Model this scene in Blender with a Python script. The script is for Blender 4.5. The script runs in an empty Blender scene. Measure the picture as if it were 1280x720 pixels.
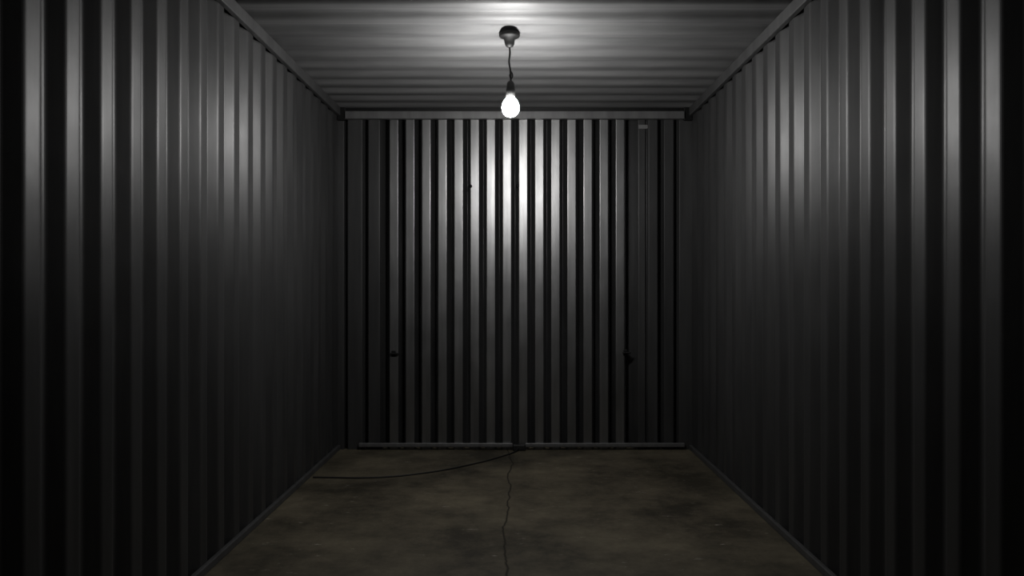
import bpy, math, random
from mathutils import Vector
random.seed(4)
S = bpy.context.scene
F = 1000.0
D = 0.0052267*F          # depth of end wall
XL, XR, H, CZ = -1.164, 1.148, 2.23, 1.065
Y0 = -1.1                # near end of container
LD = D*0.706             # lamp depth
BULB = 600.0

# ---------------- materials ----------------
def newmat(name):
    m = bpy.data.materials.new(name); m.use_nodes = True
    nt = m.node_tree; b = nt.nodes['Principled BSDF']
    return m, nt, b
def N(nt, t, **k):
    n = nt.nodes.new(t)
    for a, v in k.items():
        if a in n.inputs.keys(): n.inputs[a].default_value = v
        else: setattr(n, a, v)
    return n
def steel(name, col=0.10, metal=0.55, rough=0.38, stretch=(6,6,0.5), bump=0.15, spec=.5):
    m, nt, b = newmat(name); L = nt.links
    tc = N(nt,'ShaderNodeTexCoord'); mp = N(nt,'ShaderNodeMapping'); mp.inputs['Scale'].default_value = stretch
    L.new(tc.outputs['Object'], mp.inputs['Vector'])
    n1 = N(nt,'ShaderNodeTexNoise'); n1.inputs['Scale'].default_value=2.5; n1.inputs['Detail'].default_value=6; n1.inputs['Roughness'].default_value=.6
    L.new(mp.outputs[0], n1.inputs['Vector'])
    r = N(nt,'ShaderNodeValToRGB'); r.color_ramp.elements[0].position=.3; r.color_ramp.elements[1].position=.72
    r.color_ramp.elements[0].color=(col*.72,col*.72,col*.73,1); r.color_ramp.elements[1].color=(col*1.2,col*1.2,col*1.2,1)
    L.new(n1.outputs['Fac'], r.inputs[0]); L.new(r.outputs[0], b.inputs['Base Color'])
    mr = N(nt,'ShaderNodeMapRange'); mr.inputs['To Min'].default_value=rough-.07; mr.inputs['To Max'].default_value=rough+.09
    n3 = N(nt,'ShaderNodeTexNoise'); n3.inputs['Scale'].default_value=5; n3.inputs['Detail'].default_value=8
    L.new(tc.outputs['Object'], n3.inputs['Vector'])
    L.new(n3.outputs['Fac'], mr.inputs['Value']); L.new(mr.outputs[0], b.inputs['Roughness'])
    b.inputs['Metallic'].default_value=metal; b.inputs['Specular IOR Level'].default_value=spec
    n2 = N(nt,'ShaderNodeTexNoise'); n2.inputs['Scale'].default_value=3.0; n2.inputs['Detail'].default_value=3
    L.new(tc.outputs['Object'], n2.inputs['Vector'])
    bp = N(nt,'ShaderNodeBump'); bp.inputs['Strength'].default_value=bump; bp.inputs['Distance'].default_value=.02
    L.new(n2.outputs['Fac'], bp.inputs['Height']); L.new(bp.outputs[0], b.inputs['Normal'])
    return m
def plain(name, col, rough=.5, metal=0):
    m, nt, b = newmat(name)
    n = N(nt,'ShaderNodeTexNoise'); n.inputs['Scale'].default_value=40
    r = N(nt,'ShaderNodeValToRGB')
    r.color_ramp.elements[0].color=tuple(c*.8 for c in col)+(1,); r.color_ramp.elements[1].color=tuple(min(1,c*1.2) for c in col)+(1,)
    nt.links.new(n.outputs['Fac'], r.inputs[0]); nt.links.new(r.outputs[0], b.inputs['Base Color'])
    b.inputs['Roughness'].default_value=rough; b.inputs['Metallic'].default_value=metal
    return m
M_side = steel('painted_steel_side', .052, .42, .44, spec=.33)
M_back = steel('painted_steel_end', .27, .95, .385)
M_backedge = steel('painted_steel_end_edge', .07, .6, .42)  # darker tone for the outermost strips of the end wall
M_ceil = steel('painted_steel_roof', .125, .12, .6, (.6,6,6), .45, spec=.35)
M_trim = steel('painted_steel_rail', .15, .5, .45)
M_rail = steel('painted_steel_side_rail', .07, .3, .5)
M_black = plain('black_plastic', (.004,.004,.004), .6)
M_bolt = plain('dark_bolt', (.02,.02,.02), .5, .8)
M_grey = plain('worn_bracket', (.2,.2,.2), .5, .6)

def floor_mat():
    m, nt, b = newmat('worn_brown_floor'); L = nt.links
    g = N(nt,'ShaderNodeNewGeometry')
    n1 = N(nt,'ShaderNodeTexNoise'); n1.inputs['Scale'].default_value=1.7; n1.inputs['Detail'].default_value=12; n1.inputs['Roughness'].default_value=.74
    L.new(g.outputs['Position'], n1.inputs['Vector'])
    r = N(nt,'ShaderNodeValToRGB'); e=r.color_ramp.elements
    e[0].position=.38; e[0].color=(.028,.024,.0155,1); e[1].position=.66; e[1].color=(.13,.111,.075,1)
    L.new(n1.outputs['Fac'], r.inputs[0])
    # pale scuffs
    mp = N(nt,'ShaderNodeMapping'); mp.inputs['Scale'].default_value=(4,12,1); mp.inputs['Rotation'].default_value=(0,0,.25)
    L.new(g.outputs['Position'], mp.inputs['Vector'])
    n2 = N(nt,'ShaderNodeTexNoise'); n2.inputs['Scale'].default_value=2.2; n2.inputs['Detail'].default_value=9; n2.inputs['Roughness'].default_value=.78
    L.new(mp.outputs[0], n2.inputs['Vector'])
    r2 = N(nt,'ShaderNodeValToRGB'); r2.color_ramp.elements[0].position=.61; r2.color_ramp.elements[1].position=.69
    L.new(n2.outputs['Fac'], r2.inputs[0])
    mx = N(nt,'ShaderNodeMix', data_type='RGBA'); L.new(r2.outputs[0], mx.inputs[0]); L.new(r.outputs[0], mx.inputs[6]); mx.inputs[7].default_value=(.32,.30,.26,1)
    # hairline crack running along the length
    sep = N(nt,'ShaderNodeSeparateXYZ'); L.new(g.outputs['Position'], sep.inputs[0])
    n3 = N(nt,'ShaderNodeTexNoise', noise_dimensions='1D'); n3.inputs['Scale'].default_value=1.6; n3.inputs['Detail'].default_value=6; n3.inputs['Roughness'].default_value=.55
    L.new(sep.outputs['Y'], n3.inputs['W'])
    a = N(nt,'ShaderNodeMath', operation='MULTIPLY_ADD'); a.inputs[1].default_value=.10; a.inputs[2].default_value=-.09
    L.new(n3.outputs['Fac'], a.inputs[0])
    s = N(nt,'ShaderNodeMath', operation='SUBTRACT'); L.new(sep.outputs['X'], s.inputs[0]); L.new(a.outputs[0], s.inputs[1])
    ab = N(nt,'ShaderNodeMath', operation='ABSOLUTE'); L.new(s.outputs[0], ab.inputs[0])
    mr = N(nt,'ShaderNodeMapRange'); mr.inputs['From Min'].default_value=.001; mr.inputs['From Max'].default_value=.0055
    L.new(ab.outputs[0], mr.inputs['Value'])
    mx2 = N(nt,'ShaderNodeMix', data_type='RGBA'); L.new(mr.outputs[0], mx2.inputs[0]); mx2.inputs[6].default_value=(.020,.017,.012,1); L.new(mx.outputs[2], mx2.inputs[7])
    L.new(mx2.outputs[2], b.inputs['Base Color'])
    b.inputs['Roughness'].default_value=.7
    b.inputs['Specular IOR Level'].default_value=.3
    ad = N(nt,'ShaderNodeMath', operation='MULTIPLY_ADD'); L.new(n1.outputs['Fac'], ad.inputs[0]); ad.inputs[1].default_value=.7; L.new(mr.outputs[0], ad.inputs[2])
    bp = N(nt,'ShaderNodeBump'); bp.inputs['Strength'].default_value=.5; bp.inputs['Distance'].default_value=.01
    L.new(ad.outputs[0], bp.inputs['Height']); L.new(bp.outputs[0], b.inputs['Normal'])
    return m
M_floor = floor_mat()
def bulb_mat():
    m, nt, b = newmat('lit_bulb_glass')
    b.inputs['Base Color'].default_value=(1,1,1,1)
    b.inputs['Emission Color'].default_value=(1,.99,.975,1)
    b.inputs['Emission Strength'].default_value=BULB
    return m
M_bulb = bulb_mat()

# ---------------- mesh helpers ----------------
def mesh_obj(name, verts, faces, mat, parent=None, smooth=False):
    me = bpy.data.meshes.new(name); me.from_pydata([tuple(v) for v in verts], [], faces); me.update()
    if smooth: me.polygons.foreach_set('use_smooth',[True]*len(me.polygons))
    o = bpy.data.objects.new(name, me); S.collection.objects.link(o); me.materials.append(mat)
    if parent: o.parent = parent
    return o
def round_poly(pts, r=.006, seg=3):
    out=[pts[0]]
    for i in range(1,len(pts)-1):
        p0,p1,p2 = Vector(pts[i-1]),Vector(pts[i]),Vector(pts[i+1])
        a=(p0-p1); c=(p2-p1); ra=min(r,a.length*.45); rc=min(r,c.length*.45)
        A=p1+a.normalized()*ra; C=p1+c.normalized()*rc
        for k in range(seg+1):
            t=k/seg; q=A*(1-t)**2+p1*2*t*(1-t)+C*t*t; out.append((q.x,q.y))
    out.append(pts[-1]); return out
def trapezoid(u0,u1,pitch,front,slope,depth,start=0.0):
    pts=[(u0,0)]; u=u0+start
    back=pitch-front-2*slope
    while u+pitch<u1:
        pts+=[(u+front,0),(u+front+slope,depth),(u+front+slope+back,depth),(u+pitch,0)]
        u+=pitch
    pts.append((u1,0)); return pts
def extrude(name, prof, fn, w0, w1, mat, nw=1, r=.006):
    prof = round_poly(prof, r); vs=[]; fs=[]
    for j in range(nw+1):
        w=w0+(w1-w0)*j/nw
        for u,d in prof: vs.append(fn(u,d,w))
    n=len(prof)
    for j in range(nw):
        for i in range(n-1):
            fs.append((j*n+i,j*n+i+1,(j+1)*n+i+1,(j+1)*n+i))
    return mesh_obj(name,vs,fs,mat)
def box_geo(x0,x1,y0,y1,z0,z1,bev=.004):
    import bmesh
    bm=bmesh.new(); bmesh.ops.create_cube(bm,size=1)
    for v in bm.verts:
        v.co=Vector(((x0+x1)/2+v.co.x*(x1-x0),(y0+y1)/2+v.co.y*(y1-y0),(z0+z1)/2+v.co.z*(z1-z0)))
    if bev: bmesh.ops.bevel(bm,geom=bm.edges[:],offset=bev,segments=2,affect='EDGES',profile=.5)
    vs=[v.co.copy() for v in bm.verts]; bm.verts.index_update(); fs=[tuple(v.index for v in f.verts) for f in bm.faces]; bm.free()
    return vs,fs
def boxes(name, specs, mat, parent=None, bev=.004):
    V=[];Fa=[]
    for s in specs:
        vs,fs=box_geo(*s,bev=bev); o=len(V); V+=vs; Fa+=[tuple(i+o for i in f) for f in fs]
    return mesh_obj(name,V,Fa,mat,parent)
def lathe(name, prof, mat, parent=None, loc=(0,0,0), seg=32):
    vs=[];fs=[]
    for r,z in prof:
        for k in range(seg):
            a=2*math.pi*k/seg; vs.append((loc[0]+r*math.cos(a),loc[1]+r*math.sin(a),loc[2]+z))
    for j in range(len(prof)-1):
        for k in range(seg):
            k2=(k+1)%seg; fs.append((j*seg+k,j*seg+k2,(j+1)*seg+k2,(j+1)*seg+k))
    fs.append(tuple(range(seg-1,-1,-1))); fs.append(tuple((len(prof)-1)*seg+k for k in range(seg)))
    return mesh_obj(name,vs,fs,mat,parent,True)
def tube(name, pts, r, mat, parent=None):
    cu=bpy.data.curves.new(name,'CURVE'); cu.dimensions='3D'; cu.bevel_depth=r; cu.bevel_resolution=4; cu.resolution_u=10
    sp=cu.splines.new('BEZIER'); sp.bezier_points.add(len(pts)-1)
    for b,p in zip(sp.bezier_points,pts):
        b.co=p; b.handle_left_type=b.handle_right_type='AUTO'
    o=bpy.data.objects.new(name,cu); S.collection.objects.link(o); cu.materials.append(mat)
    if parent:o.parent=parent
    return o

# ---------------- shell ----------------
PS = 0.00015*1.175*F     # side rib pitch
sp = trapezoid(Y0, D, PS, PS*.35, PS*.29, .028)
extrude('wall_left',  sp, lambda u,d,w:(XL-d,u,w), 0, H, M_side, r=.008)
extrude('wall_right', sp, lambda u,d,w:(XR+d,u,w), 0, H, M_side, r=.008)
PC = .19
cp = trapezoid(Y0, D, PC, PC*.35, PC*.2, .024, .03)
extrude('ceiling', cp, lambda u,d,w:(w,u,H+d), XL-.04, XR+.04, M_ceil, r=.015)
def end_profile():
    k=.0052267; G=.105
    p=[(XL-.04,0),(-1.125,0),(-1.118,.04),(-1.108,.04),(-1.10,0),(-1.005,0),(-.988,.06),(-.980,.06),(-.965,0),(-.89,0),(-.862,.08),(-.855,.08)]
    u=-.826; pitch=20.2*k; w=10.8*k; g=pitch-w
    while u<.73:
        p+=[(u,0),(u+w,0),(u+w+g*.49,G),(u+w+g*.51,G)]
        u+=pitch
    p+=[(.80,0),(.845,0),(.852,.02),(.858,.02),(.865,0),(.925,0),(.944,.06),(.950,.06),(.968,0),(1.03,0),(1.045,.05),(1.052,.05),(1.067,0),(XR+.04,0)]
    return p
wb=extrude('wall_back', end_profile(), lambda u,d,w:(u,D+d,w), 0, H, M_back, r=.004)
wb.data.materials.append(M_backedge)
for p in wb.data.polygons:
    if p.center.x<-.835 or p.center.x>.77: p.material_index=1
extrude('wall_front', [(XL-.04,0)]+trapezoid(XL+.05,XR-.05,.21,.06,.045,.04)+[(XR+.04,0)], lambda u,d,w:(u,Y0-d,w), 0, H, M_side)
boxes('floor',[(XL-.05,XR+.05,Y0-.05,D+.12,-.06,0)],M_floor,bev=0)

# rails
boxes('trim_1',[(XL-.002,XL+.022,Y0,D,H-.055,H)],M_rail)
boxes('trim_2',[(XR-.022,XR+.002,Y0,D,H-.055,H)],M_rail)
boxes('trim_3',[(XL+.055,XR-.055,D-.045,D,H-.078,H-.028)],M_trim)
boxes('trim_5',[(XL,XR,D-.008,D,H-.030,H+.02)],M_bolt)
boxes('trim_4',[(XL+.14,-.02,D-.028,D,.020,.045),(.06,XR-.05,D-.028,D,.020,.045)],M_trim)
boxes('baseboard_left',[(XL-.002,XL+.018,Y0,D,0,.03)],M_rail)
boxes('baseboard_right',[(XR-.018,XR+.002,Y0,D,0,.03)],M_rail)
boxes('corner_bracket',[(XL+.0,XL+.055,D-.03,D,H-.085,H-.0)],M_bolt)
boxes('corner_bracket.001',[(XR-.055,XR,D-.03,D,H-.085,H-.0)],M_bolt)

# fasteners on the end wall
def bolt(name,x,z,d,r=.012):
    o=lathe(name,[(r,0),(r,.006),(r*.6,.012),(.001,.014)],M_bolt,seg=12)
    o.rotation_euler=(math.pi/2,0,0); o.location=(x,D+d,z); return o
bolt('wall_bolt',-.298,1.72,0); bolt('wall_bolt.001',.010,1.72,0)
def latch(name,x,z):
    e=bpy.data.objects.new(name,None); S.collection.objects.link(e)
    boxes('plate',[(x-.014,x+.014,D-.004,D+.045,z-.02,z+.02)],M_bolt,e)
    boxes('lever',[(x-.02,x+.035,D-.022,D-.004,z-.006,z+.006)],M_bolt,e)
latch('door_latch',-.80,.626); latch('door_latch.001',.715,.632)
boxes('paper_label',[(.80,.86,D-.003,D,2.095,2.12)],M_grey,bev=0)

# ---------------- pendant lamp ----------------
lx=-.030
lamp=bpy.data.objects.new('pendant_light_bulb',None); S.collection.objects.link(lamp)
zc=1.905
lathe('ceiling_rose',[(.048,H+.002),(.048,H-.010),(.044,H-.016),(.026,H-.022),(.022,H-.048),(.017,H-.058),(.006,H-.064)],M_black,lamp,(lx,LD,0))
tube('cord',[(lx,LD,H-.06),(lx+.002,LD,H-.09),(lx-.002,LD,H-.13),(lx+.004,LD,H-.17),(lx+.006,LD,H-.215)],.0042,M_black,lamp)
tube('cord_loop',[(lx+.008,LD,H-.175),(lx+.014,LD,H-.19),(lx+.009,LD,H-.205),(lx+.001,LD,H-.195),(lx+.006,LD,H-.18)],.003,M_black,lamp)
bx=lx+.005
lathe('lamp_socket',[(.006,.108),(.012,.104),(.017,.096),(.019,.07),(.021,.066),(.021,.034),(.018,.030)],M_black,lamp,(bx,LD,zc))
lathe('bulb',[(.0165,.032),(.021,.027),(.030,.018),(.0365,.004),(.0395,-.010),(.040,-.020),(.038,-.032),(.032,-.044),(.022,-.053),(.010,-.058),(.001,-.059)],M_bulb,lamp,(bx,LD,zc),seg=16)

# ---------------- cable on floor ----------------
q=F/750; r=.0045
cab=bpy.data.objects.new('extension_cable',None); S.collection.objects.link(cab)
tube('cord',[(-1.128,3.335*q,r),(-1.05,3.33*q,r),(-.78,3.33*q,r),(-.52,3.41*q,r),(-.285,3.56*q,r),(-.075,3.76*q,r),(.0,3.85*q,r+.005),(.02,D-.035,.02)],r,M_black,cab)
boxes('plug_block',[(-.022,.062,D-.055,D-.022,.0,.042)],M_black,cab,bev=.008)

# ---------------- camera / world ----------------
w=bpy.data.worlds.new('World'); S.world=w; w.use_nodes=True
w.node_tree.nodes['Background'].inputs[0].default_value=(0,0,0,1)
cam=bpy.data.cameras.new('camera'); cam.sensor_width=36; cam.lens=F/1280*36
cam.shift_x=-5/1280; cam.shift_y=-2/1280; cam.clip_start=.02
co=bpy.data.objects.new('camera',cam); S.collection.objects.link(co)
co.location=(0,0,CZ); co.rotation_euler=(math.pi/2,0,0); S.camera=co
S.view_settings.view_transform='Standard'; S.view_settings.look='None'; S.view_settings.exposure=0
